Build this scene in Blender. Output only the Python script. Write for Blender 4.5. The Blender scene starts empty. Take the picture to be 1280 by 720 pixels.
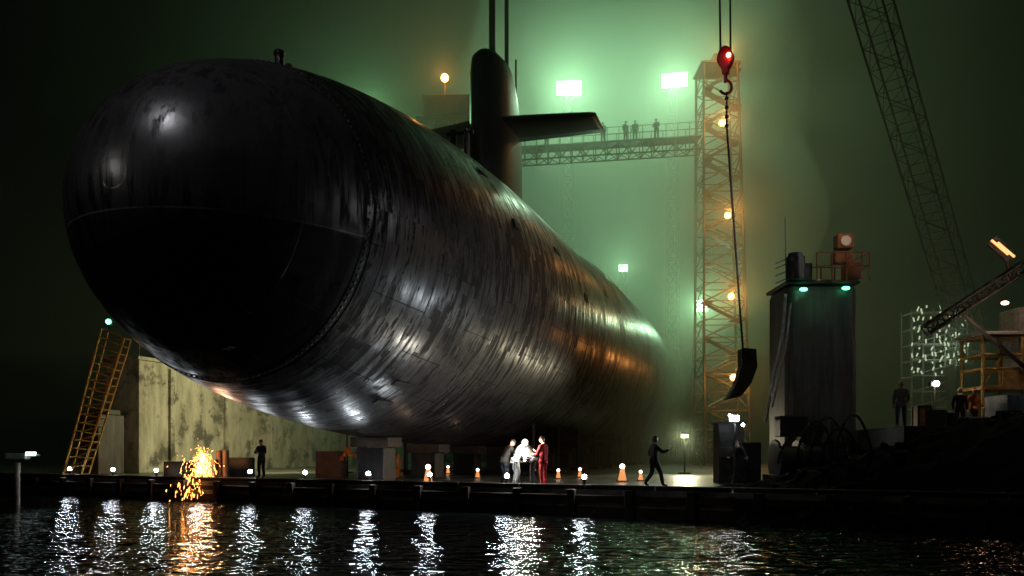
import bpy, bmesh, math, random
from mathutils import Vector, Matrix, Euler
from mathutils import noise as mn
random.seed(7)
scene = bpy.context.scene
scene.view_settings.view_transform = 'Standard'
scene.view_settings.look = 'None'
scene.view_settings.exposure = 0
R = math.radians

# ------------------------------------------------------------------ materials
def new_mat(name):
    m = bpy.data.materials.new(name); m.use_nodes = True
    nt = m.node_tree
    return m, nt, nt.nodes['Principled BSDF']

def pm(name, c1, c2, scale=2.0, rough=0.6, rvar=0.15, bump=0.0, metal=0.0, stretch=(1,1,1), contrast=(0.35,0.7), detail=4, c3=None, spec=0.5):
    m, nt, b = new_mat(name)
    N, L = nt.nodes, nt.links
    b.inputs['Specular IOR Level'].default_value = spec
    tc = N.new('ShaderNodeTexCoord'); mp = N.new('ShaderNodeMapping'); mp.inputs['Scale'].default_value = stretch
    L.new(tc.outputs['Object'], mp.inputs['Vector'])
    n = N.new('ShaderNodeTexNoise'); n.inputs['Scale'].default_value = scale; n.inputs['Detail'].default_value = detail; n.inputs['Roughness'].default_value = 0.65
    L.new(mp.outputs[0], n.inputs['Vector'])
    r = N.new('ShaderNodeValToRGB'); L.new(n.outputs['Fac'], r.inputs[0])
    r.color_ramp.elements[0].position = contrast[0]; r.color_ramp.elements[0].color = (*c1, 1)
    r.color_ramp.elements[1].position = contrast[1]; r.color_ramp.elements[1].color = (*c2, 1)
    col = r.outputs[0]
    if c3:
        n3 = N.new('ShaderNodeTexNoise'); n3.inputs['Scale'].default_value = scale*0.4; n3.inputs['Detail'].default_value = 6
        n3.inputs['Roughness'].default_value = 0.7
        L.new(tc.outputs['Object'], n3.inputs['Vector'])
        r3 = N.new('ShaderNodeValToRGB'); r3.color_ramp.elements[0].position = 0.52; r3.color_ramp.elements[1].position = 0.6
        L.new(n3.outputs['Fac'], r3.inputs[0])
        mx = N.new('ShaderNodeMixRGB'); L.new(r3.outputs[0], mx.inputs[0]); L.new(col, mx.inputs[1]); mx.inputs[2].default_value = (*c3, 1)
        col = mx.outputs[0]
    L.new(col, b.inputs['Base Color'])
    mr = N.new('ShaderNodeMapRange'); L.new(n.outputs['Fac'], mr.inputs[0])
    mr.inputs[3].default_value = max(0.05, rough - rvar); mr.inputs[4].default_value = min(1, rough + rvar)
    L.new(mr.outputs[0], b.inputs['Roughness'])
    b.inputs['Metallic'].default_value = metal
    if bump:
        bp = N.new('ShaderNodeBump'); bp.inputs['Strength'].default_value = bump; bp.inputs['Distance'].default_value = 0.03
        L.new(n.outputs['Fac'], bp.inputs['Height']); L.new(bp.outputs[0], b.inputs['Normal'])
    return m

def em(name, col, strength, sample=False):
    m, nt, b = new_mat(name)
    b.inputs['Base Color'].default_value = (0.05, 0.05, 0.05, 1)
    b.inputs['Emission Color'].default_value = (*col, 1)
    b.inputs['Emission Strength'].default_value = strength
    if not sample:
        m.cycles.emission_sampling = 'NONE'
    return m

M_steel = pm('dark_steel', (0.02,0.02,0.02), (0.06,0.052,0.045), 3, 0.5, 0.15, 0, 0.6)
M_black = pm('black_rubber', (0.006,0.006,0.006), (0.016,0.016,0.016), 4, 0.7, spec=0.2)
M_rust = pm('rusty_steel', (0.03,0.017,0.01), (0.11,0.05,0.025), 3, 0.7, 0.15, 0.3, 0.3)
M_edge = pm('tarred_timber', (0.008,0.006,0.005), (0.035,0.02,0.013), 3, 0.75, 0.15, 0.3, spec=0.25)
M_tower = pm('tower_paint', (0.05,0.045,0.032), (0.12,0.10,0.06), 4, 0.6, 0.15, 0, 0.1)
M_boom = pm('boom_paint', (0.015,0.013,0.01), (0.05,0.04,0.028), 4, 0.7, 0.15, 0, 0.1, spec=0.3)
M_yellow = pm('yellow_paint', (0.2,0.11,0.02), (0.5,0.3,0.05), 5, 0.5)
M_ylw2 = pm('faded_yellow_paint', (0.12,0.07,0.02), (0.38,0.23,0.05), 5, 0.6)
M_orange = pm('orange_paint', (0.25,0.08,0.02), (0.5,0.17,0.03), 5, 0.5)
M_orng2 = pm('faded_orange_paint', (0.12,0.04,0.015), (0.3,0.1,0.03), 5, 0.6)
M_red = pm('red_paint', (0.16,0.008,0.008), (0.34,0.02,0.015), 5, 0.4)
M_white = pm('white_paint', (0.35,0.35,0.33), (0.75,0.75,0.72), 4, 0.5)
M_pipe = pm('weathered_grey_paint', (0.10,0.10,0.09), (0.25,0.25,0.23), 4, 0.5)
M_conc = pm('quay_concrete', (0.05,0.048,0.042), (0.15,0.14,0.12), 0.7, 0.55, 0.3, 0.35, c3=(0.03,0.03,0.027))
M_wall = pm('dock_wall_paint', (0.20,0.19,0.14), (0.48,0.47,0.36), 1.6, 0.8, 0.1, 0.3, stretch=(1,1,0.3), c3=(0.08,0.075,0.055), detail=6)
M_pier = pm('pier_steel', (0.02,0.02,0.018), (0.09,0.085,0.07), 1.6, 0.6, 0.15, 0.25, 0.2, stretch=(2,2,0.2), c3=(0.055,0.035,0.022))
M_wood = pm('timber', (0.03,0.02,0.012), (0.09,0.06,0.04), 6, 0.8, 0.1, 0.3, stretch=(0.3,3,3))
M_rock = pm('rock', (0.003,0.003,0.003), (0.011,0.0105,0.009), 2.5, 0.95, 0.04, 0.6, spec=0.05)
M_skin = pm('skin', (0.35,0.2,0.14), (0.45,0.27,0.19), 8, 0.5, 0.1, 0.05)
M_eye = pm('eye', (0.02,0.015,0.01), (0.03,0.02,0.015), 5, 0.2, 0.05, 0)
M_boot = pm('boot_leather', (0.015,0.012,0.01), (0.04,0.03,0.025), 8, 0.5)
M_hair = pm('hair', (0.02,0.012,0.008), (0.05,0.03,0.02), 30, 0.6)
def cloth(name, c):
    return pm(name, tuple(x*0.6 for x in c), c, 9, 0.9, 0.05, 0.5, spec=0.2)
M_navy = cloth('navy_cloth', (0.03,0.035,0.05)); M_dark = cloth('dark_cloth', (0.03,0.026,0.024))
M_cwhite = cloth('white_cloth', (0.7,0.7,0.66)); M_cred = cloth('red_cloth', (0.26,0.012,0.012)); M_hiviz = cloth('orange_cloth', (0.55,0.16,0.03))
M_cgrey = cloth('grey_cloth', (0.12,0.12,0.11))

# ------------------------------------------------------------------ mesh helpers
def grp(name, loc=(0,0,0), rz=0.0):
    e = bpy.data.objects.new(name, None); e.empty_display_size = 0.3
    e.location = loc; e.rotation_euler = (0,0,rz)
    scene.collection.objects.link(e); return e

def fin(bm, name, mat, parent=None, smooth=False, bevel=0, loc=None):
    bmesh.ops.recalc_face_normals(bm, faces=bm.faces)
    me = bpy.data.meshes.new(name); bm.to_mesh(me); bm.free()
    o = bpy.data.objects.new(name, me); scene.collection.objects.link(o)
    for mm in (mat if isinstance(mat, (list,tuple)) else [mat]): me.materials.append(mm)
    if smooth:
        for p in me.polygons: p.use_smooth = True
    if parent: o.parent = parent
    if loc: o.location = loc
    if bevel:
        md = o.modifiers.new('bevel','BEVEL'); md.width = bevel; md.segments = 2; md.limit_method = 'ANGLE'
    return o

def B(): return bmesh.new()
def box(bm, c, s, rot=None):
    r = bmesh.ops.create_cube(bm, size=1.0)
    M = Matrix.Translation(c) @ (rot.to_matrix().to_4x4() if rot else Matrix()) @ Matrix.Diagonal((*s,1))
    bmesh.ops.transform(bm, matrix=M, verts=r['verts'])
def tube(bm, p0, p1, r0, r1=None, n=6):
    p0, p1 = Vector(p0), Vector(p1); r1 = r0 if r1 is None else r1
    d = p1 - p0; L = d.length
    if L < 1e-5: return
    r = bmesh.ops.create_cone(bm, cap_ends=True, segments=n, radius1=r0, radius2=max(r1,1e-4), depth=L)
    q = d.to_track_quat('Z','Y')
    bmesh.ops.transform(bm, matrix=Matrix.Translation((p0+p1)/2) @ q.to_matrix().to_4x4(), verts=r['verts'])
def ball(bm, c, r, sc=(1,1,1), u=12, v=8):
    q = bmesh.ops.create_uvsphere(bm, u_segments=u, v_segments=v, radius=r)
    bmesh.ops.transform(bm, matrix=Matrix.Translation(c) @ Matrix.Diagonal((*sc,1)), verts=q['verts'])
def poly(bm, pts, r, n=6):
    for a, b in zip(pts[:-1], pts[1:]): tube(bm, a, b, r, n=n)
def truss(bm, p0, p1, w, d, seg, rc, rb, up=Vector((0,0,1))):
    p0, p1 = Vector(p0), Vector(p1); ax = (p1-p0).normalized()
    sx = ax.cross(up).normalized() if abs(ax.dot(up)) < 0.99 else Vector((1,0,0))
    sy = ax.cross(sx).normalized()
    def c(t, i):
        a = [(-1,-1),(1,-1),(1,1),(-1,1)][i]
        ww = w if not isinstance(w, tuple) else w[0]+(w[1]-w[0])*t
        dd = d if not isinstance(d, tuple) else d[0]+(d[1]-d[0])*t
        return p0.lerp(p1,t) + sx*a[0]*ww/2 + sy*a[1]*dd/2
    for i in range(4): tube(bm, c(0,i), c(1,i), rc)
    for k in range(seg+1):
        t = k/seg
        for i in range(4):
            tube(bm, c(t,i), c(t,(i+1)%4), rb, n=4)
            if k < seg:
                t2 = (k+1)/seg
                if k % 2: tube(bm, c(t,i), c(t2,(i+1)%4), rb, n=4)
                else: tube(bm, c(t,(i+1)%4), c(t2,i), rb, n=4)

def light(name, kind, loc, col, power, parent=None, size=0.2, target=None, angle=120, blend=0.8):
    l = bpy.data.lights.new(name, kind); l.color = col; l.energy = power
    if kind == 'AREA': l.size = size
    else: l.shadow_soft_size = size
    if kind == 'SPOT': l.spot_size = R(angle); l.spot_blend = blend
    o = bpy.data.objects.new(name, l); scene.collection.objects.link(o); o.location = loc
    if target is not None:
        o.rotation_euler = (Vector(target)-Vector(loc)).to_track_quat('-Z','Y').to_euler()
    if parent:
        bpy.context.view_layer.update()
        o.parent = parent; o.matrix_parent_inverse = parent.matrix_world.inverted()
    return o

# ------------------------------------------------------------------ world
w = bpy.data.worlds.new('World'); scene.world = w; w.use_nodes = True
nt = w.node_tree; bg = nt.nodes['Background']
sky = nt.nodes.new('ShaderNodeTexSky'); sky.sky_type = 'NISHITA'; sky.sun_disc = False
sky.sun_elevation = R(0.5); sky.sun_rotation = R(200)
hs = nt.nodes.new('ShaderNodeMixRGB'); hs.blend_type = 'MULTIPLY'; hs.inputs[0].default_value = 1; hs.inputs[2].default_value = (0.6,1.0,0.7,1)
nt.links.new(sky.outputs[0], hs.inputs[1]); nt.links.new(hs.outputs[0], bg.inputs['Color'])
bg.inputs['Strength'].default_value = 0.0015

# ------------------------------------------------------------------ camera
cam = bpy.data.cameras.new('camera'); co = bpy.data.objects.new('camera', cam); scene.collection.objects.link(co)
co.location = (0,0,1.27); co.rotation_euler = (R(90),0,0)
cam.lens = 28.1; cam.sensor_width = 36; cam.shift_y = 0.159; cam.clip_end = 3000; scene.camera = co

# ------------------------------------------------------------------ water
m, nt, b = new_mat('water'); N, L = nt.nodes, nt.links
b.inputs['Base Color'].default_value = (0.004,0.007,0.006,1); b.inputs['Roughness'].default_value = 0.045; b.inputs['IOR'].default_value = 1.33
tc = N.new('ShaderNodeTexCoord'); mp = N.new('ShaderNodeMapping'); mp.inputs['Scale'].default_value = (0.45,1.0,1)
L.new(tc.outputs['Object'], mp.inputs[0])
n1 = N.new('ShaderNodeTexNoise'); n1.inputs['Scale'].default_value = 2.6; n1.inputs['Detail'].default_value = 2; L.new(mp.outputs[0], n1.inputs[0])
n2 = N.new('ShaderNodeTexNoise'); n2.inputs['Scale'].default_value = 8; n2.inputs['Detail'].default_value = 1; L.new(mp.outputs[0], n2.inputs[0])
ad = N.new('ShaderNodeMath'); ad.operation = 'MULTIPLY_ADD'; L.new(n2.outputs[0], ad.inputs[0]); ad.inputs[1].default_value = 0.14; L.new(n1.outputs[0], ad.inputs[2])
bp = N.new('ShaderNodeBump'); bp.inputs['Strength'].default_value = 1.0; bp.inputs['Distance'].default_value = 0.21
L.new(ad.outputs[0], bp.inputs['Height']); L.new(bp.outputs[0], b.inputs['Normal'])
bm = B(); bmesh.ops.create_grid(bm, x_segments=1, y_segments=1, size=1500)
fin(bm, 'water', m, loc=(0,0,-0.9))

# ------------------------------------------------------------------ dock floor
E0 = Vector((-21.3,38.1,0)); e = Vector((0.897,-0.442,0)); eb = Vector((0.442,0.897,0))
def edge(t, back=0, z=0): return E0 + e*t + eb*back + Vector((0,0,z))
bm = B()
pts = [edge(-30), edge(42), Vector((60,60,0)), Vector((95,230,0)), Vector((-30,230,0)), Vector((-55,80,0))]
top = [bm.verts.new(p) for p in pts]; bot = [bm.verts.new(p+Vector((0,0,-4))) for p in pts]
bm.faces.new(top)
for i in range(len(pts)):
    j = (i+1) % len(pts); bm.faces.new((top[i], top[j], bot[j], bot[i]))
fl = pm('wet_concrete', (0.05,0.05,0.042), (0.2,0.19,0.155), 0.9, 0.42, 0.35, 0.5, c3=(0.04,0.038,0.03), detail=6)
fin(bm, 'dock_floor', fl)
g = grp('dock_edge_fender')
bm = B()
ang = math.atan2(e.y, e.x); rot = Euler((0,0,ang))
for k in range(-12, 17):
    box(bm, edge(k*2.4+1.2, 0.15, 0.075), (2.34,0.28,0.15), rot)
fin(bm, 'kerb', M_edge, g, bevel=0.02)
bm = B()
for k in range(-14, 20):
    box(bm, edge(k*2.0, -0.12, -0.45), (0.28,0.22,0.9), rot)
box(bm, edge(5, -0.07, -0.28), (70,0.13,0.2), rot); box(bm, edge(5, -0.05, -0.8), (70,0.09,0.5), rot)
fin(bm, 'rubbing_strake', M_edge, g, bevel=0.02)

# ------------------------------------------------------------------ submarine
U = Vector((0.3048,0.9524,0)); nose = Vector((-9.75,19.5,8.07))
CP = [(0,0),(0.08,0.80),(0.3,1.52),(0.7,2.25),(1.3,2.95),(2.2,3.68),(3.3,4.28),(4.9,4.9),(7.4,5.5),(11.5,6.08),(16.5,6.42),(22,6.55),(60,6.6),(115,6.5),(128,6.0),(140,4.6),(150,2.7),(158,1.0),(160,0.3)]
RS = 4.35
def hr(s):
    for i in range(len(CP)-1):
        a, b_ = CP[i], CP[i+1]
        if s <= b_[0]:
            p0 = CP[max(i-1,0)]; p3 = CP[min(i+2,len(CP)-1)]
            t = (s-a[0])/(b_[0]-a[0])
            if i == 0: return b_[1]*math.sqrt(max(t,0))
            m0 = (b_[1]-p0[1])/(b_[0]-p0[0])*(b_[0]-a[0]); m1 = (p3[1]-a[1])/(p3[0]-a[0])*(b_[0]-a[0])
            t2, t3 = t*t, t*t*t
            return (2*t3-3*t2+1)*a[1]+(t3-2*t2+t)*m0+(-2*t3+3*t2)*b_[1]+(t3-t2)*m1
    return CP[-1][1]
sub = grp('submarine', nose, -math.atan2(U.x, U.y))

m, nt, b = new_mat('hull_coating'); N, L = nt.nodes, nt.links
tc = N.new('ShaderNodeTexCoord'); sep = N.new('ShaderNodeSeparateXYZ'); L.new(tc.outputs['Object'], sep.inputs[0])
def mapn(scale, vec=None, sc=1.0, det=6, ro=0.6):
    mp = N.new('ShaderNodeMapping'); mp.inputs['Scale'].default_value = scale; L.new(vec or tc.outputs['Object'], mp.inputs[0])
    n = N.new('ShaderNodeTexNoise'); n.inputs['Scale'].default_value = sc; n.inputs['Detail'].default_value = det; n.inputs['Roughness'].default_value = ro
    L.new(mp.outputs[0], n.inputs[0]); return n.outputs['Fac']
def ramp(f, p0, p1, c0=0, c1=1):
    r = N.new('ShaderNodeValToRGB'); L.new(f, r.inputs[0])
    if p0 > p1: p0, p1, c0, c1 = p1, p0, c1, c0
    r.color_ramp.elements[0].position = p0; r.color_ramp.elements[1].position = p1
    r.color_ramp.elements[0].color = (c0,c0,c0,1); r.color_ramp.elements[1].color = (c1,c1,c1,1); return r.outputs[0]
def mth(op, a, b_, c=None):
    n = N.new('ShaderNodeMath'); n.operation = op
    for i, v in enumerate((a, b_, c)):
        if v is None: continue
        if isinstance(v, (int,float)): n.inputs[i].default_value = v
        else: L.new(v, n.inputs[i])
    return n.outputs[0]
def mix(f, a, b_):
    n = N.new('ShaderNodeMixRGB'); L.new(f, n.inputs[0])
    for i, v in ((1,a),(2,b_)):
        if isinstance(v, tuple): n.inputs[i].default_value = (*v,1)
        else: L.new(v, n.inputs[i])
    return n.outputs[0]
dripA = mapn((0.30,2.6,1), tc.outputs['UV'], sc=1.3, det=5, ro=0.7)
dripC = mapn((0.55,4.2,1), tc.outputs['UV'], sc=1.3, det=3, ro=0.6)
dripB = mapn((0.35,9,1), tc.outputs['UV'], sc=1.0, det=2)
bowd = mapn((2.2,2.2,0.16), sc=1.4, det=4, ro=0.7)
blot = mapn((0.22,0.2,0.35), sc=1.0, det=3)
blot2 = mapn((1,1,1), sc=1.1, det=6, ro=0.7)
isbow = mth('LESS_THAN', sep.outputs['Y'], RS-0.1); notbow = mth('SUBTRACT', 1.0, isbow)
def sel(a, b_): return mth('ADD', mth('MULTIPLY', isbow, a), mth('MULTIPLY', notbow, b_))
def brick(w_, h_, mo):
    br = N.new('ShaderNodeTexBrick'); L.new(tc.outputs['UV'], br.inputs['Vector'])
    br.inputs['Color1'].default_value = (0,0,0,1); br.inputs['Color2'].default_value = (1,1,1,1); br.inputs['Mortar'].default_value = (0.5,0.5,0.5,1)
    br.inputs['Scale'].default_value = 1; br.inputs['Brick Width'].default_value = w_; br.inputs['Row Height'].default_value = h_; br.inputs['Mortar Size'].default_value = mo
    n = N.new('ShaderNodeRGBToBW'); L.new(br.outputs['Color'], n.inputs[0])
    return n.outputs[0], br.outputs['Fac']
plate, seamf = brick(3.3, 2.5, 0.02); plate = mth('MULTIPLY', plate, notbow)
tile, _ = brick(0.9, 0.31, 0.008); tile = mth('MULTIPLY', tile, notbow)
dash = mth('MULTIPLY', ramp(dripC,0.53,0.58), ramp(blot2,0.40,0.50))
tdash = mth('MULTIPLY', ramp(tile,0.70,0.76), ramp(blot,0.42,0.56))
streak = mth('MULTIPLY', ramp(sel(bowd,dripA),0.46,0.58), ramp(blot,0.30,0.52))
tot = mth('MINIMUM', mth('MAXIMUM', mth('MAXIMUM', streak, mth('MULTIPLY',dash,notbow)), mth('MULTIPLY',tdash,0.9)), 1.0)
tot = mth('MINIMUM', mth('MULTIPLY_ADD', mth('MULTIPLY',ramp(dripB,0.4,0.65),notbow), 0.15, tot), 1.0)
c = mix(tot, (0.040,0.038,0.041), (0.008,0.007,0.008))
c = mix(mth('MULTIPLY', ramp(blot2,0.56,0.70), ramp(blot,0.55,0.4)), c, (0.075,0.07,0.07))
c = mix(mth('MULTIPLY', plate, 0.3), c, (0.016,0.015,0.016))
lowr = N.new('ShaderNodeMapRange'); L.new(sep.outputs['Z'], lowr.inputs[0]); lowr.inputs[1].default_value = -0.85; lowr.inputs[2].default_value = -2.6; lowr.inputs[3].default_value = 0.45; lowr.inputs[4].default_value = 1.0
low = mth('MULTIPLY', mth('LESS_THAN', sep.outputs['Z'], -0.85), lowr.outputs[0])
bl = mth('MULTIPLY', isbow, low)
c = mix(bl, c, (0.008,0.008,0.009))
ln = mth('MULTIPLY', isbow, mth('LESS_THAN', mth('ABSOLUTE', mth('ADD', sep.outputs['Z'], 0.87), 0), 0.022))
c = mix(mth('MULTIPLY', mth('MULTIPLY', ln, 0.9), ramp(blot2,0.35,0.55)), c, (0.16,0.15,0.14))
seam = mth('MULTIPLY', mth('MULTIPLY', seamf, notbow), ramp(blot2,0.72,0.48))
c = mix(mth('MULTIPLY', seam, 0.8), c, (0.004,0.004,0.004))
L.new(c, b.inputs['Base Color'])
rg = mth('MULTIPLY_ADD', tot, 0.24, 0.18)
rg = mth('MULTIPLY_ADD', plate, 0.08, rg)
rg = mth('MULTIPLY_ADD', blot2, 0.12, rg)
rg = mth('MULTIPLY_ADD', isbow, 0.06, rg)
L.new(rg, b.inputs['Roughness'])
sp = mth('MULTIPLY_ADD', tot, -0.68, 0.78)
sp = mth('MULTIPLY', sp, mth('MULTIPLY_ADD', seam, -0.85, 1.0))
sp = mth('MULTIPLY', sp, mth('MULTIPLY_ADD', bl, -0.75, 1.0))
sp = mth('MULTIPLY', sp, mth('MULTIPLY_ADD', plate, -0.3, 1.0))
L.new(sp, b.inputs['Specular IOR Level'])
wav = mapn((0.25,1.3,0.25), sc=1.0, det=1)
h = mth('MULTIPLY_ADD', wav, 3.2, mth('MULTIPLY', dripB, 0.12))
h = mth('MULTIPLY_ADD', sel(bowd,dripA), 0.5, h)
h = mth('MULTIPLY_ADD', plate, 0.3, h)
h = mth('MULTIPLY_ADD', tile, 0.08, h)
h = mth('MULTIPLY_ADD', seamf, -0.5, h)
bp = N.new('ShaderNodeBump'); bp.inputs['Strength'].default_value = 0.6; bp.inputs['Distance'].default_value = 0.022
L.new(h, bp.inputs['Height']); L.new(bp.outputs[0], b.inputs['Normal'])
M_hull = m
M_sub = pm('sail_coating', (0.010,0.011,0.010), (0.032,0.034,0.032), 1.6, 0.45, 0.15, 0.15, stretch=(2,2,0.2))

bm = B(); uvl = bm.loops.layers.uv.new('UVMap')
S = [0,0.02,0.08,0.18,0.3,0.5,0.75,1.0,1.3,1.7,2.2,2.7,3.3,3.85,4.25,4.9] + [5.5+0.9*i for i in range(19)] + [22+2*i for i in range(1,70)]
SEG = 128; rings = []
def sec(s, a):
    r = hr(s); x = r*math.cos(a); z = r*math.sin(a)
    k = max(0, min(1,(s-30)/12)) * max(0, min(1,(120-s)/14)); k = k*k*(3-2*k)
    if z > 0 and k > 0:
        q = (abs(x)/5.6)**4
        z += k*1.0*math.exp(-q)
    return Vector((x, s, z))
for s in S:
    if s == 0: rings.append([bm.verts.new((0,0,0))]); continue
    rings.append([bm.verts.new(sec(s, 2*math.pi*i/SEG)) for i in range(SEG)])
for k in range(len(S)-1):
    A, C = rings[k], rings[k+1]
    for i in range(SEG):
        j = (i+1) % SEG
        if len(A) == 1: f = bm.faces.new((A[0], C[i], C[j])); uv = [(S[k],i*.32),(S[k+1],i*.32),(S[k+1],(i+1)*.32)]
        else: f = bm.faces.new((A[i], C[i], C[j], A[j])); uv = [(S[k],i*.32),(S[k+1],i*.32),(S[k+1],(i+1)*.32),(S[k],(i+1)*.32)]
        for lp, q in zip(f.loops, uv): lp[uvl].uv = (q[1], q[0])
bm.faces.new(rings[-1])
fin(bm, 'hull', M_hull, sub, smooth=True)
bm = B()
r5 = hr(RS)
for i in range(150):
    a = 2*math.pi*i/150
    box(bm, (r5*math.cos(a), RS, r5*math.sin(a)), (0.03,0.07,0.06), Euler((0,-a,0)))
fin(bm, 'joint_ring', M_steel, sub)
bm = B()
for ss in (RS-0.14,RS+0.14):
    n=128; rr=hr(ss)
    for i in range(n):
        a, a2 = 2*math.pi*i/n, 2*math.pi*(i+1)/n
        tube(bm, (rr*math.cos(a),ss,rr*math.sin(a)), (rr*math.cos(a2),ss,rr*math.sin(a2)), 0.012, n=4)
fin(bm, 'joint_weld', M_black, sub)
# sail
bm = B(); rr = []
def foil(t, wd):
    return wd*0.5*(2.97*math.sqrt(max(t,0))-1.26*t-3.516*t*t+2.843*t**3-1.036*t**4)
hs_ = [(5.6,1.0,0,0),(9,0.98,0,0),(13,0.96,0,0.2),(14.6,0.94,0.05,0.9),(15.4,0.86,0.2,1.6),(15.75,0.6,0.55,2.3),(15.85,0.25,1.2,3.2)]
ts = [0,0.01,0.03,0.07,0.13,0.22,0.34,0.48,0.62,0.76,0.88,0.96,1.0]
for z, ws, le, te in hs_:
    s0, s1 = 26+le, 34.2-te
    loop = [Vector((foil(t,2.3)*ws, s0+(s1-s0)*t, z)) for t in ts] + [Vector((-foil(t,2.3)*ws, s0+(s1-s0)*t, z)) for t in reversed(ts[1:-1])]
    rr.append([bm.verts.new(v) for v in loop])
for A, C in zip(rr[:-1], rr[1:]):
    n = len(A)
    for i in range(n): bm.faces.new((A[i],A[(i+1)%n],C[(i+1)%n],C[i]))
bm.faces.new(rr[-1])
fin(bm, 'sail', M_sub, sub, smooth=True)
def fin_surf(bm, root, tip, rc, tcx, th, axis):
    loops = []
    for f in (0,0.25,0.5,0.75,0.95,1.0):
        p = root.lerp(tip,f); ch = rc+(tcx-rc)*f; k = 1 if f < 0.9 else (0.8 if f < 1 else 0.35)
        T = [0,0.03,0.1,0.25,0.5,0.75,1.0]
        up = [p+Vector((0,ch*t,0))+axis*foil(t,th)*k for t in T]; dn = [p+Vector((0,ch*t,0))-axis*foil(t,th)*k for t in reversed(T[1:-1])]
        loops.append([bm.verts.new(v) for v in up+dn])
    for A, C in zip(loops[:-1], loops[1:]):
        n = len(A)
        for i in range(n): bm.faces.new((A[i],A[(i+1)%n],C[(i+1)%n],C[i]))
    bm.faces.new(loops[-1])
bm = B()
for sgn in (1,-1):
    fin_surf(bm, Vector((0.6*sgn,27.0,12.0)), Vector((6.1*sgn,28.1,12.0)), 3.9, 2.9, 0.42, Vector((0,0,1)))
fin(bm, 'sail_planes', M_sub, sub, smooth=True)
bm = B()
tube(bm, (0,28.2,15), (0,28.2,22), 0.19, n=12); tube(bm, (0.1,30.6,15), (0.1,30.6,21.5), 0.13, n=12)
tube(bm, (0.25,32,14.5), (0.25,32,17.6), 0.06, n=8); tube(bm, (-0.3,29.5,15), (-0.3,29.5,17), 0.1, n=8)
fin(bm, 'masts', M_steel, sub, smooth=True)
bm = B()
fin_surf(bm, Vector((0,148,2)), Vector((0,150,8)), 6, 4, 0.7, Vector((1,0,0)))
fin_surf(bm, Vector((0,148,-2)), Vector((0,150,-6.3)), 6, 4, 0.7, Vector((1,0,0)))
for sgn in (1,-1): fin_surf(bm, Vector((2*sgn,147,0)), Vector((8*sgn,150,0)), 6, 3.5, 0.7, Vector((0,0,1)))
for i in range(7):
    a = i*2*math.pi/7
    p0 = Vector((0.6*math.cos(a),159.4,0.6*math.sin(a))); p1 = Vector((2.6*math.cos(a+.3),160,2.6*math.sin(a+.3))); p2 = Vector((3.4*math.cos(a+.8),160.8,3.4*math.sin(a+.8)))
    d = Vector((-math.sin(a),0.6,math.cos(a)))*0.5
    vs = [bm.verts.new(v) for v in (p0-d*.5,p0+d*.5,p1+d,p2+d*.4,p2-d*.4,p1-d)]
    bm.faces.new(vs)
fin(bm, 'stern_planes_and_propeller', M_sub, sub)
bm = B()
tube(bm, (0,7,5.1),(0,7,6.15),0.16,n=10); ball(bm,(0,7,6.2),0.2,(1,1,.7)); tube(bm,(-0.4,7,5.6),(0.4,7,5.6),0.1); box(bm,(0,7.3,5.6),(0.3,0.5,0.5)); tube(bm,(0.35,7,5.2),(0.35,7,5.8),0.12)
for x in (-0.3,0.3): tube(bm, (3.0+x,15.5,5.0),(3.0+x,15.5,6.6),0.13,n=10)
tube(bm, (2.4,15.5,6.45),(3.6,15.5,6.45),0.09)
for x,s in ((2.6,20),(2.6,24.5)):
    zz = math.sqrt(hr(s)**2-x*x); box(bm,(x,s,zz+0.05),(0.35,0.7,0.3))
fin(bm, 'deck_cleats', M_steel, sub, bevel=0.03)
bm = B()
def onhull(s, deg, off=0.0):
    a = R(deg); r = hr(s)+off; return Vector((r*math.cos(a), s, r*math.sin(a))), Euler((0,-a,0))
for s,deg,l,wd in ((9.5,-62,2.2,0.22),(9.3,-52,2.4,0.22),(14,18,0.9,0.35),(19.5,20,0.8,0.3),(12.8,36,1.1,0.25),(24,8,0.7,0.4),(31,22,0.7,0.4),(3.0,-74,0.5,0.25)):
    p, r_ = onhull(s,deg); box(bm, p, (0.05,l,wd), r_)
fin(bm, 'hull_openings', M_black, sub, bevel=0.015)

# ------------------------------------------------------------------ keel blocks
kb = grp('keel_blocks'); bm1, bm2 = B(), B()
rotk = Euler((0,0,sub.rotation_euler.z))
s = 13.8
while s < 120:
    p = nose + U*s; hgt = 8.07 - hr(s)
    P3 = Vector((p.x,p.y,0))
    box(bm1, P3+Vector((0,0,0.5*(hgt-0.4))), (1.2,1.1,hgt-0.4), rotk)
    box(bm2, P3+Vector((0,0,hgt-0.38+0.2)), (1.7,1.3,0.4), rotk)
    if s > 20:
        for sg in (-1,1):
            q = P3 + Vector((0.9524,-0.3048,0))*sg*3.6
            hb = 8.07 - math.sqrt(6.5**2-3.6**2)
            tube(bm1, q, q+Vector((0,0,hb)), 0.12, n=8); box(bm2, q+Vector((0,0,0.12)), (0.8,0.8,0.24), rotk)
    s += 5.2
fin(bm1, 'steel_block', M_steel, kb, bevel=0.03); fin(bm2, 'timber_cap', M_wood, kb, bevel=0.03)

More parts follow.
